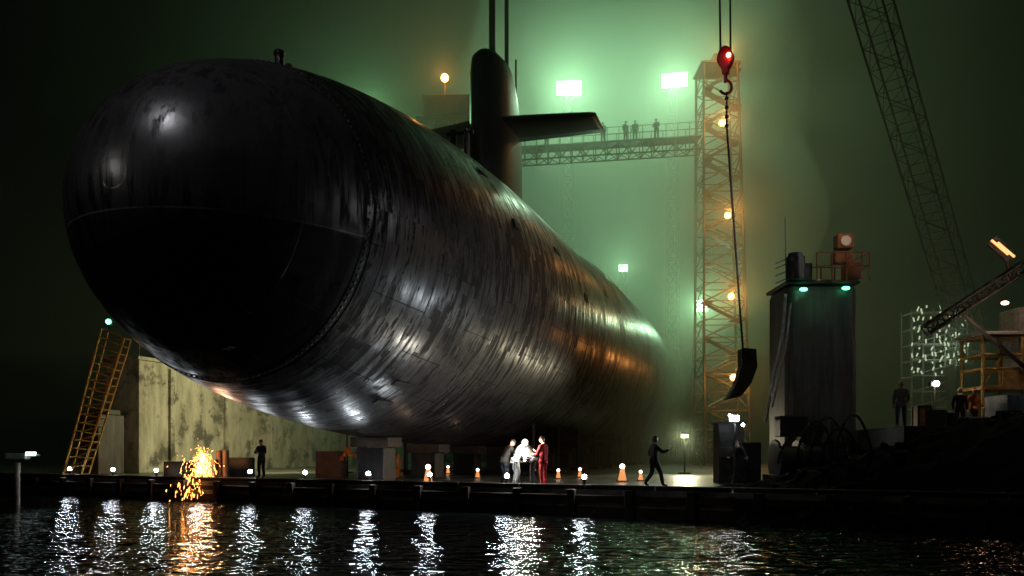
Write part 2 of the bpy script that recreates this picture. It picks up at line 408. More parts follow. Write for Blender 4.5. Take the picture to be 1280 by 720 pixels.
# ------------------------------------------------------------------ left wing wall
ax = Vector((0.3048,0.9524,0)); q0 = Vector((-21.0,45,0)); rz = -math.atan2(ax.x, ax.y)
wl = grp('dock_wing_wall', q0, rz)
bm = B(); box(bm, (-1.2,60,3.2), (2.4,120,6.4)); fin(bm, 'wall_body', M_wall, wl, bevel=0.05)
bm = B()
for k in range(24): box(bm, (0.09, 2.5+k*5, 3.1), (0.18,0.35,6.0))
box(bm, (-1.2,60,6.5), (2.7,120.4,0.2)); fin(bm, 'wall_ribs', M_wall, wl, bevel=0.02)
bm = B()
for k in range(60): tube(bm, (0.0,k*2,6.6),(0.0,k*2,7.6),0.03)
for z in (7.1,7.6): tube(bm, (0,0,z),(0,118,z),0.025)
fin(bm, 'wall_railing', M_steel, wl)
bl_ = grp('concrete_pier', (-22.2,43.2,0), rz)
bm = B(); box(bm,(0,0,1.6),(1.4,1.8,3.2)); box(bm,(0.1,0.3,3.35),(1.0,0.9,0.3)); box(bm,(-0.9,0.2,1.1),(0.5,1.2,2.2)); fin(bm,'pier_body',M_pier,bl_,bevel=0.06)

g = grp('access_ladder', (-22.0,40,0)); bm = B()
a0 = Vector((-0.45,0,0.1)); b0 = Vector((0.45,0,0.1)); a1 = Vector((1.15,0.6,7.5)); b1 = Vector((2.3,0.6,7.0))
tube(bm,a0,a1,0.06); tube(bm,b0,b1,0.06)
off = Vector((0,0.7,0)); tube(bm,a0+off,a1+off,0.05); tube(bm,b0+off,b1+off,0.05)
n=17
for i in range(n+1):
    t=i/n; A=a0.lerp(a1,t); C=b0.lerp(b1,t); tube(bm,A,C,0.035)
    tube(bm,A,A+off,0.025,n=4); tube(bm,C,C+off,0.025,n=4)
    if i<n: tube(bm,A+off,b0.lerp(b1,(i+1)/n)+off,0.025,n=4)
fin(bm,'ladder_frame',M_yellow,g)
bm = B(); box(bm,(1.7,0.3,7.75),(0.4,0.25,0.3)); tube(bm,(1.7,0.3,7.2),(1.7,0.3,7.7),0.04); fin(bm,'lamp_housing',M_steel,g)
bm = B(); ball(bm,(1.75,0.1,7.75),0.13); fin(bm,'green_lamp',em('green_lens',(0.1,1,0.5),8),g)
light('ladder_light','POINT',(-19.2,38.0,5.0),(1.0,0.42,0.08),26,g,0.2)

# ------------------------------------------------------------------ lamps along the edge
M_led = em('led_white',(0.85,0.93,1.0),120)
bmh, bml = B(), B()
row = grp('dock_edge_lights')
for k in range(10):
    t = k*26.25/9 + random.uniform(-.25,.25)
    p = edge(t,0.3,0)
    tube(bmh,p,p+Vector((0,0,0.3)),0.05); tube(bmh,p+Vector((0,0,0.28)),p+Vector((0,0,0.33)),0.12,n=10)
    ball(bml,p+Vector((0,-0.02,0.40)),0.08,u=10,v=8)
    light('lamp_light','SPOT',p-eb*0.28+Vector((0,0,0.42)),(0.85,0.93,1.0),random.uniform(45,90),row,0.09,p-eb*12+Vector((0,0,-2)),160,.3)
fin(bmh,'lamp_posts',M_steel,row); fin(bml,'lamp_globes',M_led,row)

M_cone = em('amber_glow',(1.0,0.36,0.10),0.9); M_coneW = em('lamp_top',(1.0,0.7,0.5),14)
def cone_lamp(x,y,sc=0.5):
    g = grp('cone_lamp',(x,y,0)); bm=B(); tube(bm,(0,0,0),(0,0,.05),.3*sc,n=16); fin(bm,'base',M_rust,g)
    bm=B(); tube(bm,(0,0,0.05),(0,0,0.68*sc),0.22*sc,0.10*sc,n=14); fin(bm,'cone',M_cone,g,True)
    bm=B(); ball(bm,(0,0,0.78*sc),0.13*sc); fin(bm,'bulb',M_coneW,g,True)
for px,Y in ((535,32),(597,37),(698,36),(725,38),(778,33),(801,33.5),(560,44),(668,42)):
    cone_lamp((px-640)/1000*Y,Y,0.8 if px in (535,778) else 0.5)

# ------------------------------------------------------------------ people
J0 = dict(pel=(0,0,.95),wai=(0,0,1.10),che=(0,0,1.33),nec=(0,.0,1.49),hed=(0,.015,1.57))
def base_pose():
    J = {k:Vector(v) for k,v in J0.items()}
    for s,n in ((-1,'L'),(1,'R')):
        J['sh'+n]=Vector((.19*s,0,1.42)); J['el'+n]=Vector((.25*s,-.03,1.13)); J['wr'+n]=Vector((.25*s,.08,.87))
        J['hi'+n]=Vector((.10*s,0,.90)); J['kn'+n]=Vector((.12*s,.03,.50)); J['an'+n]=Vector((.13*s,-.02,.10)); J['to'+n]=Vector((.15*s,.15,.045))
    return J
RAD = dict(pel=.16,wai=.15,che=.18,nec=.07,hed=.06,sh=.095,el=.068,wr=.045,hi=.115,kn=.08,an=.062,to=.055)
EDG = [('pel','wai'),('wai','che'),('che','nec'),('nec','hed')]
for n in 'LR': EDG += [('che','sh'+n),('sh'+n,'el'+n),('el'+n,'wr'+n),('pel','hi'+n),('hi'+n,'kn'+n),('kn'+n,'an'+n),('an'+n,'to'+n)]
def bend(J, deg):
    Mx = Matrix.Rotation(-R(deg),4,'X'); p = J['pel'].copy()
    for k in list(J):
        if k[:2] in ('hi','kn','an','to') or k=='pel': continue
        J[k] = p + (Mx @ (J[k]-p))
def human(name, loc, yaw, pose='stand', jacket=None, trousers=None, helmet='hat', hatmat=None, scale=1.0):
    jacket = jacket or M_navy; trousers = trousers or M_dark
    J = base_pose(); headrot = 0
    if pose == 'walk_point':
        J['knR']=Vector((.12,.20,.53)); J['anR']=Vector((.12,.28,.11)); J['toR']=Vector((.13,.45,.06))
        J['knL']=Vector((-.11,-.03,.50)); J['anL']=Vector((-.12,-.28,.16)); J['toL']=Vector((-.13,-.14,.05))
        J['elR']=Vector((.26,.22,1.22)); J['wrR']=Vector((.20,.46,1.30)); J['elL']=Vector((-.27,-.08,1.15)); J['wrL']=Vector((-.25,.14,1.02))
    elif pose == 'walk':
        J['knR']=Vector((.11,.18,.52)); J['anR']=Vector((.11,.25,.11)); J['toR']=Vector((.12,.42,.06))
        J['knL']=Vector((-.11,-.04,.50)); J['anL']=Vector((-.11,-.28,.15)); J['toL']=Vector((-.12,-.13,.05))
        J['elR']=Vector((.25,-.15,1.16)); J['wrR']=Vector((.25,-.08,.90)); J['elL']=Vector((-.25,.1,1.16)); J['wrL']=Vector((-.22,.28,.98))
    elif pose == 'work':
        bend(J,28)
        for s,n in ((-1,'L'),(1,'R')):
            J['el'+n]=Vector((.26*s,.36,1.06)); J['wr'+n]=Vector((.12*s,.58,1.02)); J['kn'+n]+=Vector((0,.07,0))
        headrot = 35
    elif pose == 'rail':
        bend(J,10)
        for s,n in ((-1,'L'),(1,'R')):
            J['el'+n]=Vector((.27*s,.16,1.14)); J['wr'+n]=Vector((.20*s,.36,1.08))
    elif pose == 'arms':
        J['elR']=Vector((.27,.1,1.16)); J['wrR']=Vector((.08,.30,1.25)); J['elL']=Vector((-.27,.08,1.15)); J['wrL']=Vector((-.10,.30,1.15))
    elif pose == 'crouch':
        for k in J:
            if k[:2] not in ('kn','an','to'): J[k] -= Vector((0,.10,.52))
        for s,n in ((-1,'L'),(1,'R')):
            J['kn'+n]=Vector((.17*s,.28,.50)); J['an'+n]=Vector((.14*s,-.04,.10)); J['to'+n]=Vector((.16*s,.14,.045))
        bend(J,32)
        for s,n in ((-1,'L'),(1,'R')):
            J['el'+n]=Vector((.25*s,.32,.62)); J['wr'+n]=Vector((.10*s,.55,.55))
        headrot = 30
    g = grp(name, loc, yaw); g.scale = (scale,)*3
    names = list(J.keys()); idx = {k:i for i,k in enumerate(names)}
    me = bpy.data.meshes.new('sk'); me.from_pydata([J[k] for k in names], [(idx[a],idx[b_]) for a,b_ in EDG], [])
    o = bpy.data.objects.new('sk', me); scene.collection.objects.link(o)
    o.modifiers.new('skin','SKIN'); sv = me.skin_vertices[0].data
    for k in names:
        r = RAD.get(k, RAD.get(k[:2])); sv[idx[k]].radius = (r, r*(0.78 if k in ('che','wai','pel') else 1)); sv[idx[k]].use_root = (k=='pel')
    ss = o.modifiers.new('sub','SUBSURF'); ss.levels = 2; ss.render_levels = 2
    bpy.context.view_layer.update()
    ev = o.evaluated_get(bpy.context.evaluated_depsgraph_get())
    body = bpy.data.meshes.new_from_object(ev)
    bpy.data.objects.remove(o)
    for mm in (jacket, trousers, M_boot, M_skin): body.materials.append(mm)
    def seg_d(p,a,b_):
        ab=b_-a; t=max(0,min(1,(p-a).dot(ab)/ab.length_squared)); return (p-(a+ab*t)).length
    def slot(a,b_):
        if b_[:2]=='to': return 2
        if b_[:2] in ('kn','an','hi'): return 1
        if b_=='hed': return 3
        return 0
    for p in body.polygons:
        c=p.center; k=min(EDG,key=lambda ed: seg_d(c,J[ed[0]],J[ed[1]])-0.5*RAD.get(ed[1],RAD.get(ed[1][:2])))
        p.material_index = slot(*k); p.use_smooth=True
    bo = bpy.data.objects.new('body', body); scene.collection.objects.link(bo); bo.parent = g
    hc = J['hed'] + (J['hed']-J['nec']).normalized()*0.085 + Vector((0,0.015,0))
    HM = Matrix.Translation(hc) @ Matrix.Rotation(-R(headrot),4,'X')
    bm = B(); q = bmesh.ops.create_uvsphere(bm,u_segments=20,v_segments=14,radius=1)
    for v in q['verts']:
        x,y,z = v.co; wv = 1-0.28*max(0,-z); v.co = Vector((x*.075*wv, y*.095*(1-0.12*max(0,-z)) + (0.012 if z<0 and y>0 else 0), z*.118))
        if y>0.85 and -0.35<z<0.1: v.co.y += 0.016*(1-abs(x)*3 if abs(x)<.33 else 0)
    ball(bm,(0,.105,-.015),.014,(.8,1.2,1.6))
    for s in (-1,1): ball(bm,(.076*s,0,-.005),.022,(.4,.8,1.4))
    ball(bm,(0,.088,-.062),.02,(1.3,.6,.4))
    bmesh.ops.transform(bm,matrix=HM,verts=bm.verts); fin(bm,'head',M_skin,g,True)
    bm = B()
    for s in (-1,1): ball(bm,(.028*s,.088,.012),.009)
    bmesh.ops.transform(bm,matrix=HM,verts=bm.verts); fin(bm,'eyes',M_eye,g,True)
    bm = B(); q = bmesh.ops.create_uvsphere(bm,u_segments=20,v_segments=12,radius=1)
    hatr = 1.12 if helmet=='hat' else 1.06
    bmesh.ops.delete(bm,geom=[v for v in bm.verts if v.co.z< (0.05 if helmet=='hat' else -0.75) or (helmet!='hat' and v.co.y>0.45 and v.co.z<0.45)],context='VERTS')
    for v in bm.verts: v.co = Vector((v.co.x*.085*hatr, v.co.y*.105*hatr, v.co.z*.128*hatr+ (0.005)))
    if helmet=='hat': tube(bm,(0,.02,.012),(0,.02,.024),.118,.108,n=20)
    bmesh.ops.transform(bm,matrix=HM,verts=bm.verts); fin(bm,'hard_hat' if helmet=='hat' else 'hair_hood',hatmat or (M_white if helmet=='hat' else M_hair),g,True)
    bm = B()
    for s,n in ((-1,'L'),(1,'R')):
        wr=J['wr'+n]; d=(wr-J['el'+n]).normalized(); z=d; x=Vector((0,0,1)).cross(z)
        if x.length<.2: x=Vector((0,1,0)).cross(z)
        x.normalize(); y=z.cross(x)
        H = Matrix((x,y,z)).transposed().to_4x4(); H.translation = wr
        tmp=B()
        box(tmp,(0,0,.05),(.08,.028,.09))
        for i,(fx,fl_) in enumerate(((-.03,.068),(-.01,.078),(.011,.073),(.031,.058))):
            p0=Vector((fx,0,.09)); p1=p0+Vector((0,.012,fl_*.5)); p2=p1+Vector((0,.026,fl_*.42))
            tube(tmp,p0,p1,.0095,.0085); tube(tmp,p1,p2,.0085,.007)
        p0=Vector((.036*-s,.004,.03)); p1=p0+Vector((.028*-s,.012,.03)); p2=p1+Vector((.008*-s,.014,.026)); tube(tmp,p0,p1,.012,.010); tube(tmp,p1,p2,.010,.008)
        bmesh.ops.transform(tmp,matrix=H,verts=tmp.verts)
        mm = bpy.data.meshes.new('t'); tmp.to_mesh(mm); tmp.free(); bm.from_mesh(mm); bpy.data.meshes.remove(mm)
    fin(bm,'hands',M_skin,g,True)
    bm = B(); tube(bm, J['pel']+Vector((0,0,-.12)), J['pel']+Vector((0,0,.08)), .20,.175,n=20)
    bmesh.ops.scale(bm,vec=(1,.8,1),space=Matrix.Translation(-J['pel']),verts=bm.verts)
    fin(bm,'jacket_hem',jacket,g,True)
    return g

human('dock_worker',(4.9,27.6,0),R(-80),'walk_point',M_dark,M_dark,'hood',M_dark)
human('dock_worker',(-11.6,37,0),R(160),'arms',M_navy,M_dark,'hat',M_steel)
human('welder',(0.1,28.3,0),R(-70),'work',M_cwhite,M_cgrey,'hat',M_white)
human('dock_worker',(0.8,28.7,0),R(75),'work',M_dark,M_navy,'hood',M_dark)
human('dock_worker',(1.1,28.0,0),R(60),'arms',M_cred,M_cred,'hat',M_dark)
human('dock_worker',(-0.3,28.9,0),R(-60),'work',M_dark,M_navy,'hat',M_dark)
human('dock_worker',(-7.7,36.5,0),R(-90),'work',M_hiviz,M_dark,'hat',M_orange)
human('dock_worker',(-6.9,36.8,0),R(150),'arms',M_dark,M_dark,'hat',M_white)
human('welder',(-13.9,35.3,0),R(-120),'crouch',M_cgrey,M_dark,'hat',M_dark)
human('welder',(8.9,30.4,0.0),R(60),'work',M_dark,M_navy,'hat',M_dark)
human('dock_worker',(14.7,30.2,2.1),R(150),'walk',M_cgrey,M_navy,'hat',M_orange)
human('dock_worker',(18.6,33.2,2.1),R(160),'stand',M_dark,M_dark,'hat',M_white)
human('dock_worker',(19.3,33.4,2.1),R(-160),'walk',M_hiviz,M_navy,'hat',M_orange)

# ------------------------------------------------------------------ stair tower + footbridge
tw = grp('stair_tower',(17.9,70,0)); bm=B()
truss(bm,(0.5,0,0),(0,0,34.5),(4.0,2.9),(3.6,2.8),22,0.12,0.05,up=Vector((0,1,0)))
fin(bm,'frame',M_tower,tw)
bm=B()
for k in range(22):
    z=0.3+k*1.55; s=1 if k%2 else -1
    box(bm,(0.4-0.3*k/22,-0.0,z+0.78),(2.8,0.9,0.08),Euler((0,-s*R(28),0)))
    box(bm,(0.4+s*1.2,0,z+1.55),(0.8,1.4,0.08))
box(bm,(0,0,34.6),(3.4,3.2,0.15)); box(bm,(0.3,0,35.2),(1.4,1.4,1.1))
fin(bm,'stairs',M_tower,tw)
M_amber = em('amber_lens',(1.0,0.36,0.06),22)
bm=B(); tl=[(0.25,-1.9,34.9),(0.0,-1.9,29.2),(0.45,-2.0,21.3),(0.75,-2.0,14.4),(0.9,-2.1,7.5)]
for p in tl: ball(bm,p,0.27)
fin(bm,'amber_lamps',M_amber,tw)
for i,p in enumerate(tl): light('amber_lamp_light','POINT',(17.9+p[0],70+p[1]-0.9,p[2]),(1.0,0.38,0.08),420,tw,0.3)
fb = grp('footbridge',(0,70,0)); bm=B()
truss(bm,(-6,0,26.6),(16.4,0,28.0),1.5,1.1,22,0.07,0.045)
box(bm,(5.2,0,27.9),(22.5,1.4,0.06),Euler((0,-R(3.6),0)))
for k in range(23):
    t=k/22; z=27.15+1.4*t
    for y in (-.75,.75): tube(bm,(-6+22.4*t,y,z),(-6+22.4*t,y,z+1.25),0.03)
for y in (-.75,.75):
    for h in (.65,1.25): tube(bm,(-6,y,27.15+h),(16.4,y,28.55+h),0.03)
fin(bm,'bridge_truss',M_steel,fb)
for px in (683,754,782,794,821):
    x=(px-640)/1000*70; human('dock_worker',(x,70,28.0+(x-5.2)/16.6*1.04-0.03),R(random.uniform(140,220)),'rail' if px%2 else 'stand',M_dark,M_dark,'hat',M_cgrey,1.05)

# ------------------------------------------------------------------ floodlight masts (green-white)
M_fl = em('flood_lens',(0.42,1.0,0.5),10)
GREEN=(0.46,1.0,0.50)
def flood(loc, power, tgt, size=(2.9,1.7), mast=True, col=GREEN, name='floodlight_mast', lens=None, angle=150, blend=1.0, soft=0.6):
    g = grp(name,(loc[0],loc[1],0)); z=loc[2]
    d = (Vector(tgt)-Vector(loc)); yaw = math.atan2(-d.x,d.y) + math.pi
    bm=B()
    if mast: truss(bm,(0,1.2,0),(0,1.2,z),(1.6,0.8),(1.6,0.8),int(z/1.6),0.07,0.035,up=Vector((0,1,0)))
    fin(bm,'mast',M_steel,g)
    bmh,bml=B(),B(); rotm=Matrix.Translation((0,0,z)) @ Matrix.Rotation(yaw,4,'Z')
    nx,nz=3,2
    for i in range(nx):
        for j in range(nz):
            cx=(i-(nx-1)/2)*size[0]/nx; cz=(j-(nz-1)/2)*size[1]/nz
            box(bmh,(cx,0.22,cz),(size[0]/nx*.96,0.4,size[1]/nz*.94)); box(bml,(cx,-0.0,cz),(size[0]/nx*.9,0.06,size[1]/nz*.88))
    box(bmh,(0,0.55,0),(size[0],0.2,0.2)); tube(bmh,(0,0.5,0),(0,1.3,-0.3),0.12)
    for q in (bmh,bml): bmesh.ops.transform(q,matrix=rotm,verts=q.verts)
    fin(bmh,'lamp_housings',M_steel,g,bevel=0.03); fin(bml,'lamp_lenses',lens or M_fl,g,bevel=0.02)
    dn=d.normalized(); l=Vector(loc)+dn*0.5
    light('flood_light','SPOT',l,col,power,g,soft,tgt,angle,blend)
    return g
flood((6.4,90,42.1),15500,(5,48,12),angle=112)
flood((18.3,90,43),15500,(10,48,11),angle=112)
flood((-11.2,62,28.0),1600,(-6,40,12),(2.0,1.1),angle=130)
flood((19.0,80,15.8),3000,(8,40,6),(1.2,1.2),angle=130)
flood((12.8,92,22.3),3000,(2,40,12),(1.0,0.8),angle=130)
g = grp('gantry_lamp_platform',(-5.2,62,0)); bm=B()
truss(bm,(0,0,0),(0,0,27),1.6,1.6,16,0.08,0.04,up=Vector((0,1,0))); box(bm,(0.2,0,27.6),(3.6,2.4,1.6)); box(bm,(0,0,26.5),(4.2,3,0.15)); tube(bm,(0,0,28.4),(0,0,30),0.06)
fin(bm,'platform',M_rust,g,bevel=0.04); bm=B(); ball(bm,(0,-0.2,30.1),0.3); fin(bm,'amber_lamp',M_amber,g)
light('amber_light','POINT',(-5.2,60.8,30.0),(1,0.38,0.08),500,g,0.3)

# ------------------------------------------------------------------ crane, boom, hook
cr = grp('lattice_boom_crane',(34.8,60,2.1)); bm=B()
foot=Vector((0,0,6)); tip=Vector((9.6-34.8,36-60,44-2.1))
truss(bm,foot,tip,1.8,1.6,34,0.065,0.028); fin(bm,'boom',M_boom,cr)
bm=B(); box(bm,(1.5,2,4.2),(4.5,6,3.2)); box(bm,(-1.6,-0.5,4.2),(1.5,2,2.4)); tube(bm,(0.5,1,0),(0.5,1,2.6),1.3,n=20)
for sx in (-2,3): box(bm,(sx,1.5,0.75),(1.0,7,1.4))
tube(bm,(2,4,5.6),(2.5,6,12),0.12); tube(bm,(2.5,6,12),tip,0.04); fin(bm,'carriage',M_steel,cr,bevel=0.08)
bm=B(); tube(bm,tip+Vector((-.3,0,0)),tip+Vector((.3,0,0)),0.5,n=20); fin(bm,'tip_sheave',M_steel,cr)
hb = grp('crane_hook_block',(9.35,35,0)); bm=B()
for dx in (-0.22,0.22): tube(bm,(dx,0,18.8),(dx*1.5,1,43.6),0.045)
fin(bm,'hoist_ropes',M_steel,hb)
bm=B(); tube(bm,(-.13,0,18.45),(.13,0,18.45),0.36,n=24)
for dx in (-.17,.17): ball(bm,(dx,0,18.45),0.38,(.14,.85,1.3),20,12)
box(bm,(0,0,17.95),(0.3,0.26,0.36)); bmesh.ops.rotate(bm,verts=bm.verts,cent=(0,0,18.4),matrix=Matrix.Rotation(R(60),3,'Z')); fin(bm,'sheave_block',M_red,hb,bevel=0.03)
bm=B(); ball(bm,(0.02,-0.42,18.4),0.10); fin(bm,'red_lamp',em('red_lens',(1,0.15,0.08),25),hb)
light('red_light','POINT',(9.37,34.1,18.4),(1,0.06,0.04),5,hb,0.1)
bm=B()
pts=[Vector((0,0,17.7))]+[Vector((0.27*math.sin(a),0,17.2+0.3*math.cos(a))) for a in [R(d) for d in range(0,260,20)]]
poly(bm,pts,0.065,8); tube(bm,(0,0,17.9),(0,0,17.4),0.09); fin(bm,'hook',M_red,hb)
bm=B()
z=16.9; i=0
while z>15.4:
    bmesh.ops.create_icosphere(bm,subdivisions=1,radius=0.1,matrix=Matrix.Translation((0.05,0,z)) @ Matrix.Diagonal((1 if i%2 else .5,.5 if i%2 else 1,1.3,1))); z-=0.2; i+=1
tube(bm,(0.05,0,15.5),(0.62,-0.5,5.6),0.05); fin(bm,'sling_cable',M_steel,hb)
bm=B()
prof=[(0,5.7),(0.55,5.65),(0.6,4.9),(0.35,4.2),(-0.1,3.6),(-0.75,3.45),(-0.35,4.1),(-0.1,4.9),(-0.12,5.65)]
f0=[bm.verts.new((0.6+px_,-0.7,pz_)) for px_,pz_ in prof]; f1=[bm.verts.new((0.6+px_,-0.1,pz_)) for px_,pz_ in prof]
bm.faces.new(f0); bm.faces.new(f1)
for i in range(len(prof)): bm.faces.new((f0[i],f0[(i+1)%len(prof)],f1[(i+1)%len(prof)],f1[i]))
fin(bm,'suspended_bracket',M_steel,hb,bevel=0.04)

# ------------------------------------------------------------------ right quay + pier tower
bm=B(); pts=[Vector((13.0,26.5,2.1)),Vector((120,26.5,2.1)),Vector((160,230,2.1)),Vector((75,230,2.1)),Vector((14.6,37,2.1))]
top=[bm.verts.new(p) for p in pts]; bot=[bm.verts.new(p+Vector((0,0,-5))) for p in pts]; bm.faces.new(top)
for i in range(5): bm.faces.new((top[i],top[(i+1)%5],bot[(i+1)%5],bot[i]))
fin(bm,'quay',M_conc)
bm=B(); nx,ny=220,30; G=[]
for i in range(nx+1):
    colv=[]
    for j in range(ny+1):
        t=j/ny; X=6.5+i*0.4; ramp_=min(1,max(0,(X-7.0)/9.0)); ramp_=ramp_*ramp_*(3-2*ramp_)*.5+ramp_*.5
        ztop=0.1+ramp_*2.3+min(0.5,max(0,(X-15)*0.09)); Y=21.4+t*5.6-ramp_*1.0
        z=-1.5+(ztop+1.5)*math.sin(min(1,t*1.2)*math.pi/2)
        v=Vector((X,Y,0)); dsp=mn.turbulence(v*1.3,4,False)*0.4-0.15
        colv.append(bm.verts.new((X,Y,z+dsp*0.6)))
    G.append(colv)
for i in range(nx):
    for j in range(ny): bm.faces.new((G[i][j],G[i+1][j],G[i+1][j+1],G[i][j+1]))
for _ in range(400):
    X=random.uniform(8.5,40); t=random.random(); Y=21.5+t*4.5; rp=min(1,max(0,(X-7.0)/9.0)); z=-1.4+(1.5+rp*2.3)*math.sin(min(1,t*1.2)*math.pi/2)
    q=bmesh.ops.create_icosphere(bm,subdivisions=1,radius=random.uniform(.06,.2)); sc=Matrix.Diagonal((random.uniform(.8,1.6),random.uniform(.8,1.3),random.uniform(.4,.8),1))
    bmesh.ops.transform(bm,matrix=Matrix.Translation((X,Y,z)) @ Euler((random.random()*6,random.random()*6,0)).to_matrix().to_4x4() @ sc,verts=q['verts'])
fin(bm,'rubble_bank',M_rock)

pt = grp('pier_tower',(12.55,32.5,0)); bm=B(); box(bm,(0,1,4.0),(2.9,2.4,8.0)); fin(bm,'tower_body',M_pier,pt,bevel=0.25)
bm=B(); box(bm,(0,1,8.08),(3.0,2.6,0.12))
tube(bm,(-1.1,-0.2,8.15),(-1.1,-0.2,9.1),0.38,n=18); tube(bm,(-1.1,-0.2,9.1),(-1.1,-0.2,9.25),0.28,n=18); box(bm,(-0.65,0,8.5),(0.4,0.6,0.7))
fin(bm,'deck_and_drum',M_steel,pt,bevel=0.03)
bm=B()
for x in (-0.3,0.3,0.9,1.5,1.8):
    for y in (-0.4,2.3): tube(bm,(x,y,8.1),(x,y,9.25),0.03)
for z in (8.7,9.25):
    for y in (-0.4,2.3): tube(bm,(-0.3,y,z),(1.8,y,z),0.025)
    tube(bm,(1.8,-0.4,z),(1.8,2.3,z),0.025)
fin(bm,'railing',M_orng2,pt)
bm=B(); tube(bm,(1.0,0.2,8.1),(1.0,0.2,9.3),0.09); box(bm,(1.0,0.2,9.8),(0.65,0.5,0.6)); box(bm,(1.0,0.3,9.15),(0.8,0.5,0.45)); box(bm,(1.4,.2,8.6),(.5,.4,.7)); fin(bm,'floodlight_housing',M_orng2,pt,bevel=0.04)
bm=B(); tube(bm,(1.0,-0.10,9.8),(1.0,-0.06,9.8),0.2,n=20); fin(bm,'floodlight_glass',em('warm_glass',(1,0.7,0.45),0.2),pt)
bm=B(); ball(bm,(-0.85,-0.42,7.75),0.10,(1.6,1,.7)); ball(bm,(0.85,-0.42,7.8),0.10,(1.6,1,.7)); fin(bm,'green_lamps',em('green_marker',(0.08,1,0.45),8),pt)
bm=B(); tube(bm,(-1.4,0,8.1),(-1.45,0,10.8),0.025); poly(bm,[(-1.5,-0.2,7.6),(-1.65,-0.4,6.2),(-2.1,-0.6,4.2),(-2.5,-0.8,2.4)],0.06)
poly(bm,[(-1.35,-0.4,7.2),(-1.6,-0.5,5.4),(-2.2,-0.7,3.0)],0.04)
for z in (8.2,8.5,8.8,9.0): tube(bm,(-1.5,-0.3,z),(-1.95,-0.35,z-.2),0.025)
fin(bm,'antenna_and_pipes',M_pipe,pt)
light('pier_lamp_light','POINT',(13.4,31.4,10.9),(1,0.5,0.2),40,pt,0.1)
light('green_marker_light','POINT',(12.5,31.3,7.3),(0.2,1,0.5),6,pt,0.1)
wn = grp('mooring_winch',(11.0,30.2,0)); bm=B()
tube(bm,(-1.0,0,0.9),(0.6,0,0.9),0.55,n=24)
for x in (-1.05,-0.2,0.65): tube(bm,(x-.05,0,0.9),(x+.05,0,0.9),0.8,n=28)
box(bm,(0,0,0.2),(2.6,1.6,0.35)); box(bm,(1.1,0.1,1.0),(0.8,0.9,1.3)); tube(bm,(1.1,0.1,1.6),(1.1,0.1,2.4),0.1)
box(bm,(-.3,.4,2.2),(1.1,.7,.8)); box(bm,(.5,.6,1.9),(.7,.7,1.0),Euler((0,R(20),0)))
fin(bm,'winch_body',M_steel,wn,bevel=0.03)
bm=B()
for k in range(5):
    c0=Vector((-0.6+k*0.42,-0.6-.1*k,0.9+.08*k)); rx=random.uniform(.6,1.1); rz_=random.uniform(.9,1.5)
    poly(bm,[c0+Vector((rx*math.sin(a)+.4,.2*math.sin(2*a),rz_*math.cos(a))) for a in [R(d) for d in range(-95,100,10)]],0.05,8)
fin(bm,'hydraulic_hoses',M_black,wn,True)
sb = grp('switchgear_cabinet',(8.55,31.6,0)); bm=B(); box(bm,(0,0,1.15),(1.0,0.8,2.3)); box(bm,(0,0,2.35),(1.15,.95,.1)); box(bm,(.9,.4,.8),(.8,.8,1.6))
for z in (.5,1.2,1.8): box(bm,(-.2,-.42,z),(.5,.03,.4))
fin(bm,'cabinet',M_steel,sb,bevel=.03)
wl2 = grp('work_light',(8.4,30.2,0)); bm=B(); tube(bm,(0,0,0),(0,0,2.3),0.04)
for a in (0,2.1,4.2): tube(bm,(0,0,0.5),(0.5*math.cos(a),0.5*math.sin(a),0),0.03)
box(bm,(0,0.1,2.5),(0.4,0.16,0.28)); fin(bm,'tripod',M_steel,wl2)
bm=B(); box(bm,(0,-0.0,2.5),(0.32,0.05,0.2)); ball(bm,(0.3,-.1,2.25),0.06); ball(bm,(-.2,-.1,2.6),0.05); fin(bm,'lens',em('weld_white',(0.8,0.95,1),90),wl2)
light('work_light_lamp','SPOT',(8.2,29.9,2.6),(0.85,0.93,1.0),950,wl2,0.25,(0,30,2.8),150,1.0)

# ------------------------------------------------------------------ right quay objects
cb = grp('control_cabin',(21.0,35,2.1)); bm=B()
for x in (-0.85,0.85):
    for y in (-0.8,0.8): tube(bm,(x,y,0.0),(x,y,4.1),0.07)
for z in (1.9,2.7,3.3,4.1):
    for y in (-0.8,0.8): tube(bm,(-0.85,y,z),(0.85,y,z),0.06)
    for x in (-0.85,0.85): tube(bm,(x,-0.8,z),(x,0.8,z),0.06)
tube(bm,(-0.85,-0.8,1.9),(0.0,-0.8,3.3),0.05); box(bm,(0.4,-0.82,2.25),(0.85,0.05,0.75)); box(bm,(0,0,1.85),(2.0,1.9,0.12))
fin(bm,'cabin_frame',M_ylw2,cb)
bm=B(); box(bm,(0,0,4.2),(2.1,2.0,0.15)); box(bm,(1.7,0.4,3.6),(1.4,1.4,3.6)); fin(bm,'cabin_panels',M_pipe,cb,bevel=0.03)
bc = grp('equipment_container',(21.6,33.2,2.1)); bm=B(); box(bm,(0,0,0.75),(3.0,1.6,1.4))
for k in range(10): box(bm,(-1.4+k*0.3,-0.82,0.75),(0.1,0.06,1.2))
box(bm,(0,0,0.03),(3.1,1.7,0.1)); fin(bm,'container_body',pm('blue_white_paint',(0.06,0.08,0.10),(0.18,0.21,0.23),2,0.5),bc,bevel=0.02)
gb = grp('loading_gantry',(0,34,0)); bm=B()
truss(bm,(17.6,0,6.4),(23.5,0,10.2),0.4,0.4,14,0.06,0.03)
tube(bm,(22.8,0,2.1),(22.8,0,9.8),0.25,n=12); tube(bm,(22.8,0,4),(19,0,7.2),0.1); fin(bm,'gantry_arm',M_steel,gb)
bm=B()
for k in range(2): tube(bm,(20.1+k*.26,-0.5,10.1-k*.1),(20.8+k*.26,-0.5,9.5-k*.1),0.05,n=10)
